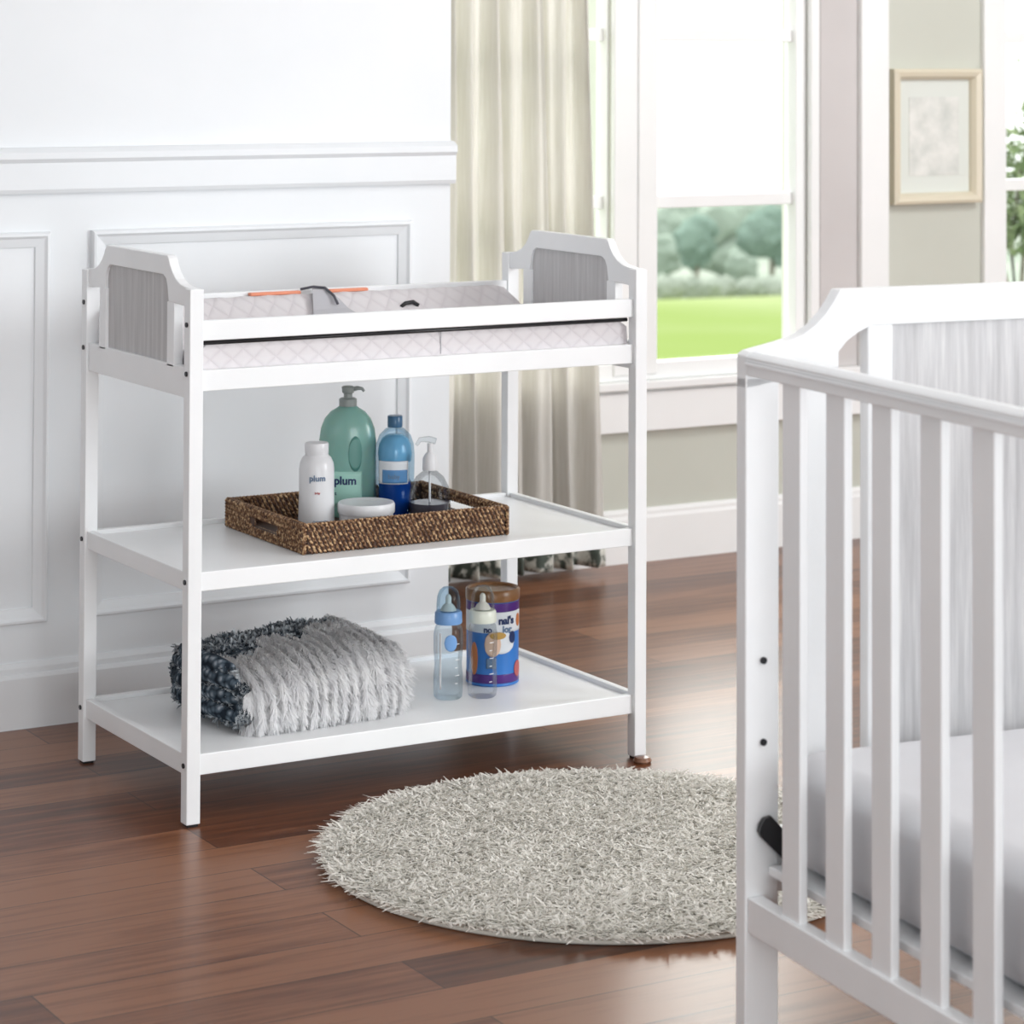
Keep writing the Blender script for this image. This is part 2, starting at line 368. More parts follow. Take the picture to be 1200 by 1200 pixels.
struct(boxes('trim_6', [(1.05, 3.9, YR - .045, YR + .03, .432, .452), (1.05, 3.9, YR - .028, YR, .326, .424), (1.05, 3.9, YR - .020, YR, .424, .432), (1.05, 3.9, YR - .012, YR + .02, .452, ZS + .02)], M['trim'], None, .003))
struct(boxes('trim_7', [(2.476, 2.598, YR - .016, YR, .452, 2.2)], M['wall_mauve'], None, .002))
struct(boxes('trim_8', [(2.598, 2.69, YR - .034, YR, .452, 2.2)], M['trim'], None, .004))
# outside: lawn falling away behind a crest
bm = bmesh.new(); nx, ny = 30, 24; g = []
for j in range(ny + 1):
    row = []
    for i in range(nx + 1):
        d = 3 + 33 * (j / ny) ** 1.5; x = -25 + 75 * i / nx + d * .5
        z = -3.0 + .15 * math.sin(x * .15) - (0 if j < ny else 1.5); row.append(bm.verts.new((x, YR + d, z)))
    g.append(row)
for j in range(ny):
    for i in range(nx): bm.faces.new((g[j][i], g[j][i + 1], g[j + 1][i + 1], g[j + 1][i]))
lawn = obj('lawn', bm, M['lawn'], None, 0, True); lawn['kind'] = 'structure'; lawn['label'] = 'sunlit lime green lawn seen through the window'
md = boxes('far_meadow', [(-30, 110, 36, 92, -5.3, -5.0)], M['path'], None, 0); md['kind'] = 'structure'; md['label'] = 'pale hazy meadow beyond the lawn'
def blob(bm, c, r, seed, squash=.8):
    res = bmesh.ops.create_icosphere(bm, subdivisions=3, radius=1)
    for v in res['verts']:
        n = v.co.normalized(); k = 1 + .35 * noise.noise(n * 2.3 + Vector((seed, 0, 0))) + .14 * noise.noise(n * 6 + Vector((0, seed, 0)))
        v.co = Vector(c) + Vector((n.x * r * k, n.y * r * k, n.z * r * k * squash))
Cc = Vector((-1.8266, -4.1609, 1.2815))
def far_point(px, py, dist):
    d = F + R * ((px - 600) / 3197.5) - U * ((py + 36.4) / 3197.5); return Cc + d * dist
def tree(px, base_py, dist, h, r, m, label, seed, cat='tree', trunk=True):
    p = far_point(px, base_py, dist); t = thing('tree' if cat == 'tree' else 'bush', label, cat, p, 0, 'trees and bushes beyond the lawn')
    bm = bmesh.new(); rd = random.Random(seed)
    for k in range(7):
        a = rd.random() * 6.28; q = rd.random()
        blob(bm, (math.cos(a) * r * .5 * q, math.sin(a) * r * .5 * q, h * (.38 + .4 * rd.random())), r * (.45 + .25 * rd.random()), seed * 3.1 + k, .9)
    blob(bm, (0, 0, h * .78), r * .45, seed, 1.1)
    obj('foliage', bm, m, t, 0, True)
    if trunk:
        bm = bmesh.new(); tube(bm, [(0, 0, -h * .3), (0, 0, h * .3), (r * .1, 0, h * .6)], [r * .12, r * .09, r * .04], 8); obj('trunk', bm, M['bark'], t, 0, True)
s_ = 62
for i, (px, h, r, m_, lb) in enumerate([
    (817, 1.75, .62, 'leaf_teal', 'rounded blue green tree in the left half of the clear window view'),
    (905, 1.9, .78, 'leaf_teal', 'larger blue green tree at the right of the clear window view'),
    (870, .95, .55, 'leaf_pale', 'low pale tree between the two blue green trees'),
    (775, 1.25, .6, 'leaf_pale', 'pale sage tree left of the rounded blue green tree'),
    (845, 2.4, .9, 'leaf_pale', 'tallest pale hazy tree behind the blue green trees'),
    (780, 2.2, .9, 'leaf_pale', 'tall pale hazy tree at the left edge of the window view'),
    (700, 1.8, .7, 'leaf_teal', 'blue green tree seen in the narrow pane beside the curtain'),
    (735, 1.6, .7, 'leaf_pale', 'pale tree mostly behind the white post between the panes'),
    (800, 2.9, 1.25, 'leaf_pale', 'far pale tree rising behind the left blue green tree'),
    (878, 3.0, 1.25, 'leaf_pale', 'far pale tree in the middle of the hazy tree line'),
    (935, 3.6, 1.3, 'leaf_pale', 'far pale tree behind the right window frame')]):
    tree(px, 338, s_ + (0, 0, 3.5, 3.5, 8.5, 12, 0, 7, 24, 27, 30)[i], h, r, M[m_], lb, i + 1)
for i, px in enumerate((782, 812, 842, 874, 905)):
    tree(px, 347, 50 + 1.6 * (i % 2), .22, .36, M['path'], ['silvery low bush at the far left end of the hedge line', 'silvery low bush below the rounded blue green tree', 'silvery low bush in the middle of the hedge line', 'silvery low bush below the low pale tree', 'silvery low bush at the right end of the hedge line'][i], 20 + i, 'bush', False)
# branchy shrub outside the right-hand window
p = far_point(1195, 330, 11); t = thing('shrub', 'leafy green shrub with bare grey branches outside the far right window', 'shrub', p)
bm = bmesh.new()
for k in range(9):
    a = -1.2 + k * .3; L_ = .35 + .12 * (k % 3)
    tube(bm, [(0, 0, -.5), (.02 * k - .08, .02, -.1), (math.sin(a) * .22, .05, .12), (math.sin(a) * .5, .08 * (k % 2), L_)], [.014, .012, .009, .004], 6)
obj('branches', bm, M['bark'], t, 0, True)
N = 2600; c = rng.normal(0, 1, (N, 3)) * np.array([.3, .16, .2]) + np.array([.1, .05, .25]); c = c[(c[:, 2] > .1)]; N = len(c)
nrm = rng.normal(0, 1, (N, 3)); le = rng.normal(0, .5, (N, 3)); blades('leaves', c, nrm, le, rng.uniform(.03, .06, N), rng.uniform(.008, .014, N), M['leaf_green'], t)

# ------------------------------------------------------------------ curtain
t = thing('curtain', 'cream pleated full length curtain hanging in the window alcove', 'curtain', (1.33, 1.50, 0))
bm = bmesh.new(); nx, nz = 260, 30; g = []
for i in range(nx + 1):
    u = i / nx; col = []
    for j in range(nz + 1):
        z = .062 + (2.2 - .062) * j / nz; fz = 1 - .35 * (z / 2.2)
        x = -.385 + .80 * u + .010 * math.sin(u * 40 + z * 2)
        x += (.02 - .05 * u) * (z / 1.0 - .3) * .6
        y = .030 * math.sin(u * 2 * PI * 11 + 1.3 * math.sin(u * 9) + .5 * math.sin(z * 1.5 + u * 6)) * fz + .010 * math.sin(u * 2 * PI * 27 + z)
        col.append(bm.verts.new((x, y, z)))
    g.append(col)
for i in range(nx):
    for j in range(nz): bm.faces.new((g[i][j], g[i + 1][j], g[i + 1][j + 1], g[i][j + 1]))
o = obj('drape', bm, M['curtain'], t, 0, True); s = o.modifiers.new('s', 'SOLIDIFY'); s.thickness = .002
bm = bmesh.new(); g = []
for i in range(nx + 1):
    u = i / nx; col = []
    for j in range(4):
        z = .024 + .045 * j / 3
        x = -.385 + .80 * u + .010 * math.sin(u * 40 + z * 2) + (.02 - .05 * u) * (z - .3) * .6
        y = .030 * math.sin(u * 2 * PI * 11 + 1.3 * math.sin(u * 9) + .5 * math.sin(z * 1.5 + u * 6)) - .004 + .010 * math.sin(u * 2 * PI * 27 + z)
        col.append(bm.verts.new((x, y, z)))
    g.append(col)
for i in range(nx):
    for j in range(3): bm.faces.new((g[i][j], g[i + 1][j], g[i + 1][j + 1], g[i][j + 1]))
o = obj('hem', bm, M['hem'], t, 0, True); o['label'] = 'dark green mottled hem'; s = o.modifiers.new('s', 'SOLIDIFY'); s.thickness = .003
bm = bmesh.new(); tube(bm, [(-.40, 0, 2.22), (.60, 0, 2.22)], .012, 12); obj('curtain_rod', bm, M['trim'], t, 0, True)

# ------------------------------------------------------------------ picture on the beige wall
t = thing('picture_frame', 'cream framed picture on the beige wall above the crib headboard', 'picture', (2.86, YR, .87))
bm = bmesh.new(); sweep_frame(bm, -.15, .15, 0, .36, 0, [(0, 0), (0, .03), (.008, .034), (.020, .030), (.028, .018), (.030, .004)]); obj('frame', bm, M['cream_frame'] if 'cream_frame' in M else mat('cream_gilt_wood', (.70, .64, .50), .4), t)
boxes('mount', [(-.125, .125, -.008, 0, .026, .334)], mat('pale_green_grey_paper', (.70, .73, .68), .8), t, 0)
boxes('print', [(-.085, .085, -.010, -.008, .075, .285)], noisy('soft_grey_print', (.60, .62, .58), (.78, .78, .74), 18, .8), t, 0)

# ------------------------------------------------------------------ changing table
W, D, H, P = .90, .4837, .881, .0247
tb = thing('changing_table', 'white wooden changing table with two open shelves and grey end panels', 'changing table', (W / 2, D / 2, 0))
OX, OY = W / 2, D / 2
def tbx(n, l, m_, parent=tb, bev=.0015): return boxes(n, [(a - OX, b - OX, c - OY, d - OY, e, f) for a, b, c, d, e, f in l], m_, parent, bev)
for (x, y) in ((0, 0), (W - P, 0), (0, D - P), (W - P, D - P)):
    lg = tbx('leg', [(x, x + P, y, y + P, .004, H)], M['paint'])
    tbx('foot_pad', [(x + .003, x + P - .003, y + .003, y + P - .003, 0, .004)], M['black'], lg, 0)
# end frames
def end_poly():
    L_ = [(.002, H), (.030, .883), (.052, .886), (.070, .893), (.084, .903), (.094, .914), (.101, .925), (.107, .930)]
    top = L_ + [(D - y, z) for y, z in L_[::-1]]
    low = [(.0247, .850), (.076, .853), (.100, .853), (.106, .880), (.112, .891), (.124, .897)]
    bot = low + [(D - y, z) for y, z in low[::-1]]
    return top + bot[::-1]
for x in (.004, W - .004 - .017):
    bm = bmesh.new()
    pl = end_poly(); prism(bm, [(y - OY, z) for y, z in pl], x - OX, x + .017 - OX, 'x')
    for a, b, z0, z1 in ((.076, .106, .745, .8535), (D - .106, D - .076, .745, .8535)):
        box(bm, x - OX, x + .017 - OX, a - OY, b - OY, z0, z1 + .0)
    box(bm, x - OX, x + .017 - OX, P - OY, D - P - OY, .700, .750)
    ef = obj('end_frame', bm, M['paint'], tb, .0015)
    bm = bmesh.new(); pts = [(.104, .748), (D - .104, .748), (D - .104, .880), (D - .112, .891), (D - .124, .898), (.124, .898), (.112, .891), (.104, .880)]
    prism(bm, [(y - OY, z) for y, z in pts], x + .0055 - OX, x + .0115 - OX, 'x')
    o = obj('inset_panel', bm, M['grey_wood'], ef); o['label'] = 'grey wood grain panel'
RY0, RY1 = .008, .022
for nm, z0, z1 in (('upper_rail', .7946, .8277), ('lower_rail', .7112, .7457)):
    tbx(nm, [(P, W - P, RY0, RY1, z0, z1)], M['paint'])
    tbx(nm, [(P, W - P, D - RY1, D - RY0, z0, z1)], M['paint'])
tbx('top_board', [(P * .8, W - P * .8, RY1, D - RY1, .716, .728)], M['paint'])
for z0, z1 in ((.3822, .4137), (.0813, .1154)):
    sh = tbx('shelf', [(.018, W - .018, RY1 - .002, D - RY1 + .002, z1 - .016, z1 - .008)], M['paint'])
    tbx('front_rail', [(P, W - P, RY0, RY1, z0, z1)], M['paint'], sh)
    tbx('back_rail', [(P, W - P, D - RY1, D - RY0, z0, z1)], M['paint'], sh)
    for x in (.005, W - .019): tbx('side_rail', [(x, x + .014, P, D - P, z0, z1)], M['paint'], sh)
for y in (P / 2, D - P / 2):
    for z in (.822, .741, .399, .099):
        bm = bmesh.new(); bmesh.ops.create_cone(bm, cap_ends=True, segments=14, radius1=.0042, radius2=.0042, depth=.0035, matrix=Matrix.Translation((-OX - .0005, y - OY, z)) @ Matrix.Rotation(PI / 2, 4, 'Y'))
        o = obj('bolt', bm, M['dark_metal'], tb)
for z in (.838, .755, .399):
    for y in (P / 2,):
        pass
# glossy brown foot in front of the right leg
lathe_obj('castor_cup', [(0, 0), (.015, 0), (.017, .004), (.014, .010), (.006, .012), (0, .012)], M['brown_foot'], tb, c=(W - .022 - OX, -.021 - OY, .0))['label'] = 'glossy brown cup at the foot of the front right leg'

# ------------------------------------------------------------------ changing pad
pad = thing('changing_pad', 'pinkish grey quilted contoured changing pad lying between the top rails', 'changing pad', (W / 2, D / 2, .728))
x0, x1 = .028 - OX, W - .028 - OX
prof = [(.024, 0), (.0235, .035), (.026, .060), (.040, .0655), (.060, .064), (.10, .048), (.15, .036), (.24, .032), (.33, .038), (.38, .055), (.42, .082), (.445, .093), (.458, .090), (.461, .06), (.460, 0)]
bm = bmesh.new(); g = []; nx = 60
for i in range(nx + 1):
    u = i / nx; e = min(u, 1 - u) * nx / 3.0; e = min(1, e); k = .80 + .20 * math.sqrt(1 - (1 - e) ** 2)
    g.append([bm.verts.new((x0 + (x1 - x0) * u, (y - OY) * 1.0, z * k + (.0008 * math.sin(i * 1.7) if z > .01 else 0))) for y, z in prof])
n = len(prof)
for i in range(nx):
    for j in range(n): bm.faces.new((g[i][j], g[i + 1][j], g[i + 1][(j + 1) % n], g[i][(j + 1) % n]))
bm.faces.new(g[0]); bm.faces.new(g[-1][::-1])
o = obj('pad_cover', bm, M['quilt'], pad, 0, True); e = o.modifiers.new('e', 'EDGE_SPLIT'); e.split_angle = 1.0
bm = bmesh.new(); tube(bm, [(x0 + .002, .0215 - OY + .001, .0615), (x1 - .002, .0215 - OY + .001, .0615)], .0036, 8); o = obj('piping', bm, M['black'], pad, 0, True); o['label'] = 'black piping along the front top edge'  # dark gap between pad and rail, drawn as a solid black strip
bm = bmesh.new(); tube(bm, [(.035, .0235 - OY, .02), (.035, .0225 - OY, .06)], .001, 6); obj('seam', bm, M['strap'], pad, 0, True)
for a, b in ((.318, .422), (.482, .563)):
    o = boxes('ribbon', [(a - OX, b - OX, .448 - OY, .4615 - OY, .0925, .0985)], M['salmon'], pad, .002); o['label'] = 'salmon ribbon along the rear edge'
# waist strap with buckle
bm = bmesh.new(); X = .452 - OX
pts = [(.452, .099), (.43, .098), (.405, .082), (.385, .066), (.35, .050)]
for (ya, za), (yb, zb) in zip(pts, pts[1:]):
    wa = .006 + (.452 - ya) * .45; wb = .006 + (.452 - yb) * .45
    A = [bm.verts.new((X + sx * wv, yy - OY, zz + dz)) for yy, zz, wv in ((ya, za, wa), (yb, zb, wb)) for sx in (-1, 1) for dz in (0, .003)]
    for f in ((0, 1, 3, 2), (4, 6, 7, 5), (0, 4, 5, 1), (2, 3, 7, 6), (0, 2, 6, 4), (1, 5, 7, 3)): bm.faces.new([A[i] for i in f])
st = obj('waist_strap', bm, M['strap'], pad)
bm = bmesh.new(); tube(bm, [(X - .03, .452 - OY, .101), (X - .005, .45 - OY, .105), (X + .010, .43 - OY, .104), (X + .016, .405 - OY, .091), (X + .014, .385 - OY, .078)], .0025, 8); obj('strap_loop', bm, mat('dark_grey_webbing', (.09, .09, .11), .7), st, 0, True)
bm = bmesh.new(); tube(bm, [(.605 - OX, .396 - OY, .064), (.615 - OX, .398 - OY, .071), (.632 - OX, .398 - OY, .073), (.642 - OX, .396 - OY, .066)], .004, 10); obj('buckle', bm, M['black'], pad, 0, True)

# ------------------------------------------------------------------ woven tray
SZ = .4137 - .008
tr = thing('woven_tray', 'brown woven rattan tray with handle cutouts on the middle shelf', 'tray', (.464, .262, SZ))
tw, td, th = .408, .322, .050
bm = bmesh.new(); hw, hd = tw / 2, td / 2
box(bm, -hw + .006, hw - .006, -hd + .006, hd - .006, 0, .006)
obj('tray_base', bm, M['rattan_dark'], tr, .001)
bm = bmesh.new(); T = .009
box(bm, -hw, hw, -hd, -hd + T, .002, th); box(bm, -hw, hw, hd - T, hd, .002, th)
for s in (-1, 1):
    xa, xb = (-hw, -hw + T) if s < 0 else (hw - T, hw)
    box(bm, xa, xb, -hd, -.055, .002, th); box(bm, xa, xb, .055, hd, .002, th); box(bm, xa, xb, -.055, .055, .002, .018); box(bm, xa, xb, -.055, .055, .038, th)
wallo = obj('tray_wall', bm, M['rattan_dark'], tr, .002)
bm = bmesh.new()
def bead(bm, c, d, r, l):
    d = Vector(d).normalized(); a = d.orthogonal().normalized(); b = d.cross(a); c = Vector(c)
    r0 = [bm.verts.new(c - d * l)]; r2 = [bm.verts.new(c + d * l)]
    m1 = [bm.verts.new(c - d * l * .5 + (a * math.cos(k * PI / 3) + b * math.sin(k * PI / 3)) * r) for k in range(6)]
    m2 = [bm.verts.new(c + d * l * .5 + (a * math.cos(k * PI / 3) + b * math.sin(k * PI / 3)) * r) for k in range(6)]
    for k in range(6):
        q = (k + 1) % 6; bm.faces.new((r0[0], m1[q], m1[k])); bm.faces.new((m1[k], m1[q], m2[q], m2[k])); bm.faces.new((m2[k], m2[q], r2[0]))
rows = 6; pz = th / rows
for face, lo, hi in (('f', -hw, hw), ('b', -hw, hw), ('l', -hd, hd), ('r', -hd, hd), ('fi', -hw, hw), ('bi', -hw + T, hw - T), ('li', -hd + T, hd - T), ('ri', -hd + T, hd - T)):
    n = int((hi - lo) / .0088)
    for i in range(n):
        for j in range(rows):
            s = lo + (i + .5 + .5 * (j % 2)) * (hi - lo) / n; z = (j + .5) * pz + .001
            if s > hi - .006 or s < lo + .006: continue
            if face[0] in 'lr' and abs(s) < .055 and .018 < z < .038: continue
            ins = T if len(face) > 1 else 0
            if face[0] == 'f': cpt = (s, -hd + ins, z); dr = (1, 0, -1)
            elif face[0] == 'b': cpt = (s, hd - ins, z); dr = (1, 0, -1)
            elif face[0] == 'l': cpt = (-hw + ins, s, z); dr = (0, 1, 1)
            else: cpt = (hw - ins, s, z); dr = (0, 1, 1)
            bead(bm, cpt, dr, .0026, .0072)
for sx in (-1, 1):
    for sy in (-1, 1):
        for j in range(9): bead(bm, (sx * (hw - .001), sy * (hd - .001), .004 + j * .0054), (-sy * .8, sx * .8, .6), .0034, .006)
obj('weave', bm, M['rattan'], tr, 0, True)
bm = bmesh.new()
cs = [(-hw, -hd), (hw, -hd), (hw, hd), (-hw, hd)]
for (ax, ay), (bx_, by) in zip(cs, cs[1:] + cs[:1]):
    L_ = math.hypot(bx_ - ax, by - ay); n = int(L_ / .007)
    for i in range(n):
        u = (i + .5) / n; x = ax + (bx_ - ax) * u; y = ay + (by - ay) * u
        dx, dy = (bx_ - ax) / L_, (by - ay) / L_; x += -dy * T / 2; y += dx * T / 2
        bead(bm, (x, y, th + .001), (dx * .8 - dy * .6, dy * .8 + dx * .6, 0), .003, .0075)
obj('rim', bm, M['rattan'], tr, 0, True)

# ------------------------------------------------------------------ toiletries (faces turned to the camera side)
TZ = SZ + .0065
FA = math.atan2(-.862, -.505)       # angle facing the camera
def at(px_pt, r): return (px_pt[0] + .505 * r, px_pt[1] + .862 * r)

# powder bottle
def bottle_text(name, s, size, m_, par, r, ang, z, sx=1, sy=1, bold=0): return text_on(name, s, size, m_, par, cyl_place(r, ang, z, sx, sy), bold)
pw = thing('powder_bottle', 'white plastic powder bottle with small blue lettering in the tray', 'bottle', (.38, .295, TZ))
lathe_obj('bottle_body', [(0, 0), (.029, 0), (.0325, .003), (.033, .010), (.0318, .06), (.0318, .108), (.0305, .118), (.026, .128), (.0215, .132), (.0215, .134), (0, .134)], M['white_plastic'], pw)
lathe_obj('cap', [(0, .134), (.0205, .134), (.0215, .136), (.0215, .152), (.0205, .1545), (0, .155)], M['white_plastic'], pw)
bottle_text('lettering', 'plum', .015, M['greyblue'], pw, .0322, FA + .12, .094, bold=.0003)
bottle_text('lettering', 'baby', .005, M['red'], pw, .0322, FA + .12, .068, bold=.0003)
bottle_text('lettering', '~~~~', .012, M['greyblue'], pw, .0325, FA + .3, .018)
# green pump bottle
gp = thing('lotion_bottle', 'large green pump bottle with mint label at the back of the tray', 'bottle', (.49, .388, TZ), math.atan2(-.505, .862))
E_ = .5
lathe_obj('bottle_body', [(0, 0), (.046, 0), (.051, .004), (.053, .02), (.0535, .11), (.053, .140), (.050, .162), (.043, .180), (.032, .193), (.020, .200), (.0165, .203), (0, .203)], M['teal'], gp, 1, E_, 56)
lathe_obj('collar', [(0, .203), (.0165, .203), (.0165, .216), (.014, .218), (0, .218)], M['grey_plastic'], gp, 1, 1)
lathe_obj('pump_head', [(0, .218), (.008, .218), (.008, .226), (.011, .228), (.012, .238), (.009, .240), (0, .240)], M['grey_plastic'], gp)
bm = bmesh.new(); tube(bm, [(.006, 0, .233), (.018, 0, .236), (.026, 0, .235), (.030, 0, .230)], [.0045, .004, .003, .0025], 8); obj('spout', bm, M['grey_plastic'], gp, 0, True)
A0 = -PI / 2
patch('front_label', .0536, A0 - .62, A0 + .55, .022, .085, M['teal_label'], gp, 20, 1, E_)
bottle_text('lettering', 'plum', .021, M['navy'], gp, .0545, A0 - .05, .068, 1, E_, .0006)
bottle_text('lettering', 's', .010, M['navy'], gp, .0545, A0 - .38, .045, 1, E_)
patch('moulded_leaf', .0536, A0 + .05, A0 + .55, .085, .150, mat('deep_teal', (.10, .29, .25), .3), gp, 16, 1, E_, .0004, 'oval')
# blue bottle
bb = thing('oil_bottle', 'clear bottle of blue liquid with a slate blue cap in the tray', 'bottle', (.559, .331, TZ))
prof = [(0, 0), (.031, 0), (.036, .004), (.037, .014), (.036, .06), (.0365, .115), (.035, .135), (.029, .152), (.018, .163), (.0125, .166), (.0125, .170), (0, .170)]
lathe_obj('bottle_body', prof, M['clear_blue'], bb)
lathe_obj('blue_liquid', [(0, .004), (.027, .004), (.030, .02), (.030, .068), (0, .068)], M['liquid'], bb)
lathe_obj('upper_liquid', [(0, .104), (.030, .104), (.0315, .118), (.0295, .134), (.024, .146), (.014, .153), (0, .153)], mat('pale_blue_liquid', (.30, .60, .80), .15), bb)
lathe_obj('cap', [(0, .1665), (.0135, .1665), (.0140, .168), (.0140, .186), (.0130, .1875), (0, .1875)], M['cap_blue'], bb)
patch('label', .0372, FA - .85, FA + .75, .066, .108, M['label_white'], bb, 20)
patch('label_band', .0378, FA - .6, FA + .7, .068, .092, M['label_blue'], bb, 20)
bottle_text('lettering', 'baby', .012, M['greyblue'], bb, .0384, FA, .080)
# clear squat pump bottle
cp = thing('soap_dispenser', 'squat clear dispenser with a white pump at the right of the tray', 'dispenser', (.598, .267, TZ))
lathe_obj('bottle_body', [(0, 0), (.034, 0), (.038, .003), (.039, .018), (.0385, .045), (.035, .062), (.026, .080), (.014, .090), (.0105, .092), (.0105, .098), (0, .098)], M['clear'], cp)
lathe_obj('liquid', [(0, .003), (.033, .003), (.035, .012), (.035, .034), (0, .034)], M['greywater'], cp)
lathe_obj('pump_collar', [(0, .0925), (.0135, .0925), (.0140, .095), (.0130, .115), (.009, .122), (.005, .126), (.005, .142), (0, .142)], M['white_plastic'], cp)
bm = bmesh.new(); tube(bm, [(.010, -.004, .145), (-.002, .001, .149), (-.016, .009, .148), (-.022, .012, .138)], [.006, .006, .0045, .003], 8); obj('pump_head', bm, M['clear'], cp, 0, True)
bm = bmesh.new(); tube(bm, [(0, 0, .01), (0, 0, .092)], .0022, 6); obj('dip_tube', bm, M['white_plastic'], cp, 0, True)
# round tub
jr = thing('cream_tub', 'low round white tub with a domed lid in the front of the tray', 'tub', (.461, .256, TZ))
lathe_obj('tub_body', [(0, 0), (.046, 0), (.049, .003), (.049, .028), (0, .028)], M['white_plastic'], jr)
lathe_obj('lid', [(0, .028), (.051, .028), (.0520, .030), (.0520, .043), (.0500, .047), (.040, .0475), (.036, .0455), (.010, .0475), (0, .0478)], M['white_plastic'], jr)

# ------------------------------------------------------------------ bottom shelf: bottles and can
BZ = .1154 - .008 + .0003
def baby_bottle(xy, ring_m, dome_m, body_m, label, decor):
    t = thing('baby_bottle', label, 'baby bottle', (xy[0], xy[1], BZ), 0, 'baby bottles on the bottom shelf')
    lathe_obj('bottle_body', [(0, 0), (.022, 0), (.0255, .003), (.0265, .012), (.0265, .040), (.0245, .062), (.0265, .085), (.0268, .115), (.024, .128), (.020, .133), (.020, .137), (0, .137)], body_m, t)
    lathe_obj('screw_ring', [(0, .134), (.024, .134), (.0252, .136), (.0245, .153), (.0225, .156), (0, .156)], ring_m, t)
    lathe_obj('dome_cap', [(.0215, .156), (.0218, .165), (.0205, .182), (.0165, .193), (.010, .1985), (0, .200)], dome_m, t, cap=False)
    lathe_obj('teat', [(0, .156), (.015, .157), (.011, .165), (.0055, .170), (.0055, .180), (.003, .185), (0, .186)], mat('silicone_teat', (.78, .76, .68), .4), t)
    if decor:
        patch('printed_picture', .0270, FA - .25, FA + .65, .088, .118, M['ring_blue'], t, 12, shape='oval')
        patch('printed_scale', .0268, FA - .6, FA - .45, .02, .12, M['white_plastic'], t, 4)
    for k in range(6): patch('scale_mark', .0268, FA + .5, FA + (.85 if k % 2 else .7), .030 + k * .014, .0312 + k * .014, M['white_plastic'], t, 4)
    return t
baby_bottle((.59, .18), M['ring_blue'], M['clear_blue'], M['clear_blue'] if False else glass_thin('pale_blue_clear_plastic', (.84, .90, .94), rough=.15), 'clear baby bottle with a bright blue ring, left of the other baby bottle', True)
baby_bottle((.65, .16), M['cream_plastic'], M['clear'], M['clear'], 'clear baby bottle with a cream ring, standing in front of the formula can', False)
cn = thing('formula_can', 'blue and purple printed formula can with a bronze brown lid', 'can', (.724, .252, BZ))
r = .0485
lathe_obj('can_body', [(0, 0), (r - .001, 0), (r + .0008, .002), (r, .005), (r, .150), (r + .0008, .153), (0, .153)], M['sky_print'], cn, seg=56)
ld = lathe_obj('lid', [(0, .1535), (r + .001, .1535), (r + .0018, .156), (r + .0018, .171), (r - .001, .1745), (r - .004, .1735), (r - .006, .170), (0, .170)], M['brown_lid'], cn, seg=56)
FC = FA + .08
patch('purple_band', r + .0002, FC - 1.7, FC + 1.7, .136, .152, M['purple'], cn, 30)
patch('white_band', r + .0002, FC - 1.7, FC + 1.7, .098, .136, M['label_white'], cn, 30)
patch('base_band', r + .0002, FC - 1.7, FC + 1.7, .006, .022, M['purple'], cn, 30)
text_on('lettering', "nal's", .019, M['navy'], cn, cyl_place(r + .0008, FC + .48, .120), .0008)
text_on('lettering', 'lor', .017, M['greyblue'], cn, cyl_place(r + .0008, FC + .50, .104), .0007)
text_on('lettering', 'no', .015, M['navy'], cn, cyl_place(r + .0008, FC - .25, .104), .0007)
patch('orange_emblem', r + .0010, FC + .98, FC + 1.28, .106, .130, M['orange'], cn, 12, shape='oval')
patch('white_wedge', r + .0008, FC - .3, FC + .85, .060, .1, M['label_white'], cn, 18, shape='oval')
patch('face_picture', r + .0012, FC - .38, FC + .25, .055, .100, M['skin'], cn, 16, shape='oval')
patch('hair_picture', r + .0018, FC - .18, FC + .45, .087, .100, M['hair'], cn, 16, shape='oval')
patch('dark_picture', r + .0018, FC + .58, FC + .88, .078, .100, M['navy'], cn, 12, shape='oval')
patch('sleeve_picture', r + .0008, FC - 1.0, FC - .65, .02, .08, M['orange'], cn, 12, shape='oval')
patch('red_flash', r + .0012, FC + .85, FC + 1.35, .014, .044, M['red'], cn, 12, shape='oval')
patch('small_text_block', r + .0016, FC - .3, FC + .08, .034, .052, M['greyblue'], cn, 8)

# ------------------------------------------------------------------ folded shaggy blanket
bl = thing('blanket', 'folded white shaggy blanket with a dark blue grey knitted back on the bottom shelf', 'blanket', (.30, .25, BZ), math.radians(3))
def loaf(u, v, hx=.163, hy=.150, hz=.120):
    # u along x -1..1, v angle around the section
    cu, sv = math.cos(v), math.sin(v)
    ex = (1 - abs(u) ** 3.2) ** .4 if abs(u) < 1 else 0
    py = hy * math.copysign(abs(cu) ** .62, cu) * (.80 + .20 * ex); pz = .5 * hz * (1 + math.copysign(abs(sv) ** .60, sv) * ((.50 + .50 * ex) if sv > 0 else 1))
    pz *= 1 + .12 * u - .06 * (py / hy) * -1
    if sv < 0: pz = max(.012, pz)
    n_ = noise.noise(Vector((u * 3, v * 2, 1.3))) * .006
    return Vector((u * hx, py + n_, pz + n_ * (1 if sv > 0 else 0)))
bm = bmesh.new(); nu, nv = 60, 72; g = []
for i in range(nu + 1):
    u = -1 + 2 * i / nu; g.append([bm.verts.new(loaf(u, 2 * PI * j / nv)) for j in range(nv)])
for i in range(nu):
    for j in range(nv): bm.faces.new((g[i][j], g[i + 1][j], g[i + 1][(j + 1) % nv], g[i][(j + 1) % nv]))
bm.faces.new(g[0]); bm.faces.new(g[-1][::-1])
kb = obj('knitted_backing', bm, M['knit_dark'], bl, 0, True)
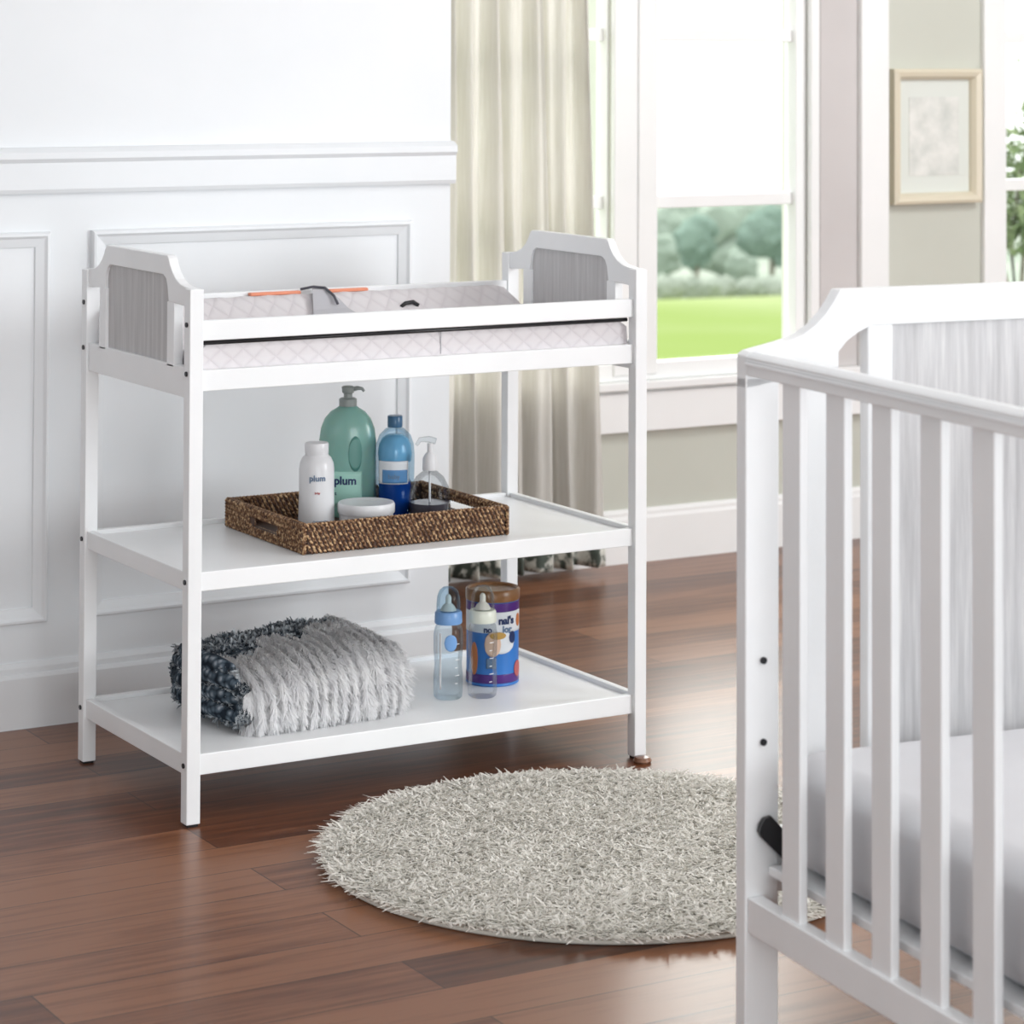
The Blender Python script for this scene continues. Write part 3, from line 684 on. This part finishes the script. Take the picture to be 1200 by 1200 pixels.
# layered folds on the left end
bm = bmesh.new()
for k, (zc, yr) in enumerate(((.030, .118), (.058, .125), (.086, .118), (.106, .095))):
    tube(bm, [(-.158 + .008 * math.sin(k * 2), -yr, zc), (-.168, -yr * .5, zc + .004), (-.172 + .004 * (k % 2), 0, zc), (-.168, yr * .5, zc + .003), (-.155, yr, zc)], [.011, .015, .016, .015, .011], 12)
obj('end_folds', bm, M['knit_dark'], bl, 0, True)
def surf_sample(N, cond):
    out_p, out_n, out_uv = [], [], []
    while len(out_p) < N:
        u = random.uniform(-1, 1); v = random.uniform(-.6, PI + .6)
        if not cond(u, v): continue
        p = loaf(u, v); a = loaf(min(1, u + .01), v); b = loaf(u, v + .01)
        n = (b - p).cross(a - p)
        if u > .985: n = Vector((1, 0, .2))
        if n.length < 1e-9: continue
        n.normalize(); c = Vector((0, 0, .055))
        if n.dot(p - c) < 0: n = -n
        out_p.append(p); out_n.append(n); out_uv.append((u, v))
    return np.array(out_p), np.array(out_n), np.array(out_uv)
def white_zone(u, v):
    lim = 1.95 + .18 * math.sin(u * 7) - .12 * u       # beyond this angle the dark back shows
    lim = 1.52 - .12 * u + .08 * math.sin(u * 9)
    front = v > lim
    left_edge = u > -.90 + .05 * math.sin(v * 8)
    return (front and left_edge) or (u > .80 and v > .9)
# section angle: v=0 is the rear (+y), v=PI the front (-y)
kb.data.materials.append(M['fluff'])
for k, pg in enumerate(list(kb.data.polygons)[:nu * nv]):
    u_ = -1 + 2 * (k // nv + .5) / nu; v_ = 2 * PI * (k % nv + .5) / nv
    if white_zone(u_, v_) and v_ < PI + .7: pg.material_index = 1
p, n, uv = surf_sample(42000, white_zone)
rib = np.sin(uv[:, 0] * 46 + np.sin(uv[:, 1] * 3) * 1.6 + 1.5 * np.sin(uv[:, 0] * 7)) * (.6 + .4 * np.sin(uv[:, 1] * 5 + uv[:, 0] * 11))
lean = np.stack([.35 * np.cos(uv[:, 0] * 52) + rng.normal(0, .25, len(p)), rng.normal(-.15, .2, len(p)), -.75 + rng.normal(0, .25, len(p))], 1)
keep = rng.random(len(p)) < (.75 + .3 * rib)
lean[:, 1] -= .5 * np.clip(n[:, 2], 0, 1); L_ = rng.uniform(.009, .018, len(p)) * (.9 + .2 * rib)
b_ = blades('shaggy_pile', p[keep] + n[keep] * (.002 + .004 * (rib[keep][:, None] > 0)), n[keep], lean[keep], L_[keep], rng.uniform(.0006, .0013, keep.sum()), M['fluff'], bl); b_['kind'] = 'stuff'; b_['label'] = 'white shaggy pile'
p, n, uv = surf_sample(7000, lambda u, v: (not white_zone(u, v)))
lean = rng.normal(0, .6, (len(p), 3))
b_ = blades('knit_loops', p, n, lean, rng.uniform(.003, .006, len(p)), rng.uniform(.0016, .0030, len(p)), M['tuft_dark'], bl); b_['kind'] = 'stuff'
# left end loops
N = 1500; yy = rng.uniform(-.125, .125, N); zz = rng.uniform(.012, .112, N); base = np.stack([-.176 + .02 * (np.abs(yy) / .125) ** 2 + 0 * yy, yy, zz], 1)
b_ = blades('end_loops', base, np.tile([-1., 0, 0], (N, 1)), rng.normal(0, .6, (N, 3)), rng.uniform(.003, .007, N), rng.uniform(.0016, .0032, N), M['tuft_dark'], bl); b_['kind'] = 'stuff'

# ------------------------------------------------------------------ round shag rug
rug = thing('rug', 'round cream shag rug on the plank floor', 'rug', (.520, -.458, 0))
RR = .455
bm = bmesh.new(); lathe(bm, [(0, 0.0005), (RR - .012, .0005), (RR - .006, .005), (RR - .014, .009), (0, .010)], 96); obj('backing', bm, M['shag_base'], rug, 0, True)
N = 100000
rr = (RR - .008) * np.sqrt(rng.random(N)); aa = rng.random(N) * 2 * PI
base = np.stack([rr * np.cos(aa), rr * np.sin(aa), np.full(N, .008)], 1)
fl_ = np.stack([np.sin(base[:, 0] * 23 + 2 * np.sin(base[:, 1] * 31)), np.cos(base[:, 1] * 27 + 2 * np.sin(base[:, 0] * 19)), np.zeros(N)], 1) * .16
lean = fl_ + rng.normal(0, .8, (N, 3)) * np.array([1, 1, .1]) + np.array([.15, -.35, 0])
ed = (rr > RR - .03)[:, None]; lean = lean + ed * .5 * np.stack([np.cos(aa), np.sin(aa), -.4 + 0 * aa], 1)
nrm = np.tile([0., 0, 1.], (N, 1)) + rng.normal(0, .2, (N, 3))
b_ = blades('shag_pile', base, nrm, lean, rng.uniform(.009, .018, N), rng.uniform(.0012, .0030, N), M['shag'], rug); b_['kind'] = 'stuff'

# ------------------------------------------------------------------ crib
O = Vector((.2103, -1.2831, 0)); TH = math.radians(-6.5)
cr = thing('crib', 'white wooden crib with slatted side and arched headboard with grey grain panel', 'crib', O, TH)
CW, CL = .70, 1.30
def cb(n, l, m_=M['paint'], parent=cr, bev=.002): return boxes(n, l, m_, parent, bev)
def crib_end(y0, y1, dz):
    full = [(0, .888), (.007, .893), (.039, .8995), (.064, .905), (.085, .912), (.103, .923), (.119, .938), (.130, .952), (.140, .968)]
    up = [(x, z - dz) for x, z in full]; top = up + [(CW - x, z) for x, z in up[::-1]]
    low = [(0, .845), (.138, .865), (.138, .887), (.150, .900), (.167, .911), (.188, .920)]
    lo = [(x, z - dz) for x, z in low]; bot = lo + [(CW - x, z) for x, z in lo[::-1]]
    bm = bmesh.new(); prism(bm, top + bot[::-1], y0, y1, 'y')
    fr = obj('end_board', bm, M['paint'], cr, .002)
    ym = (y0 + y1) / 2
    for a, b in ((.0, .049), (CW - .049, CW)): cb('leg', [(a, b, y0, y1, .0, .86 - dz)])
    for a, b in ((.090, .138), (CW - .138, CW - .090)): cb('stile', [(a, b, y0, y1, .24, .87 - dz)])
    for a, b in ((.183, .221), (CW - .221, CW - .183)): cb('stile', [(a, b, y0 + .002, y1 - .002, .24, .922 - dz)])
    p_ = cb('inset_panel', [(.219, CW - .219, ym - .004, ym + .004, .28, .922 - dz)], M['pale_wood'], fr, 0); p_['label'] = 'pale washed wood grain panel'
    cb('bottom_rail', [(.049, CW - .049, ym - .009, ym + .009, .20, .28)])
    return fr
crib_end(0, .025, 0)
crib_end(-CL - .025, -CL, .06)
for s in (0, 1):
    xa, xb = (0, .028) if s == 0 else (CW - .028, CW)
    bm = bmesh.new()
    pr_ = [(xa, .863), (xb, .863), (xb, .882), (xb - .004, .889), (xb - .010, .893), (xa + .010, .893), (xa + .004, .889), (xa, .882)] if s == 0 else [(xa, .863), (xb, .863), (xb, .882), (xb - .004, .889), (xb - .010, .893), (xa + .010, .893), (xa + .004, .889), (xa, .882)]
    prism(bm, pr_, -CL, -.0005, 'y'); sr = obj('side_rail', bm, M['paint'], cr, .0015)
    xo = xa if s == 0 else xb; sg = -1 if s == 0 else 1
    cb('rail_bead', [(min(xo, xo + sg * .003), max(xo, xo + sg * .003), -CL, -.0005, z_, z_ + .004) for z_ in (.876, .8845)], M['paint'], sr, .001)
    cb('bottom_side_rail', [(xa + .003, xb - .003, -CL, -.0005, .155, .200)])
    k = 0
    while True:
        y1 = -.080 - .1065 * k
        if y1 - .044 < -CL + .01: break
        cb('slat', [((xa + xb) / 2 - .0060, (xa + xb) / 2 + .0060, y1 - .0445, y1, .198, .866)]); k += 1
for z in (.498, .394, .30, .60):
    if z in (.498, .394):
        lathe_b = bmesh.new(); bmesh.ops.create_cone(lathe_b, cap_ends=True, segments=16, radius1=.0045, radius2=.0045, depth=.003, matrix=Matrix.Translation((.026, -.0012, z)) @ Matrix.Rotation(PI / 2, 4, 'X'))
        o = obj('bolt', lathe_b, M['dark_metal'], cr); 
        b2 = bmesh.new(); bmesh.ops.create_cone(b2, cap_ends=True, segments=8, radius1=.0024, radius2=.0024, depth=.001, matrix=Matrix.Translation((.0255, -.0029, z)) @ Matrix.Rotation(PI / 2, 4, 'X'))
        obj('socket', b2, M['black'], o)
bm = bmesh.new(); prism(bm, [(.016, .292), (.022, .300), (.032, .302), (.070, .262), (.14, .19), (.125, .178), (.05, .245), (.018, .276), (.014, .284)], -.012, -.0045, 'y'); o = obj('support_bracket', bm, M['black'], cr, .001); o['label'] = 'black metal mattress support bracket'
cb('mattress_support', [(.032, CW - .032, -CL + .002, -.002, .225, .237)])
mt = thing('crib_mattress', 'white sheeted mattress inside the crib', 'mattress', O + Vector((0, 0, .2372)), TH)
bm = bmesh.new(); box(bm, .046, CW - .046, -CL + .012, -.016, 0, .150); o = obj('fitted_sheet', bm, M['mattress'], mt, .038, True, 7); o.modifiers.new('wn', 'WEIGHTED_NORMAL').weight = 100
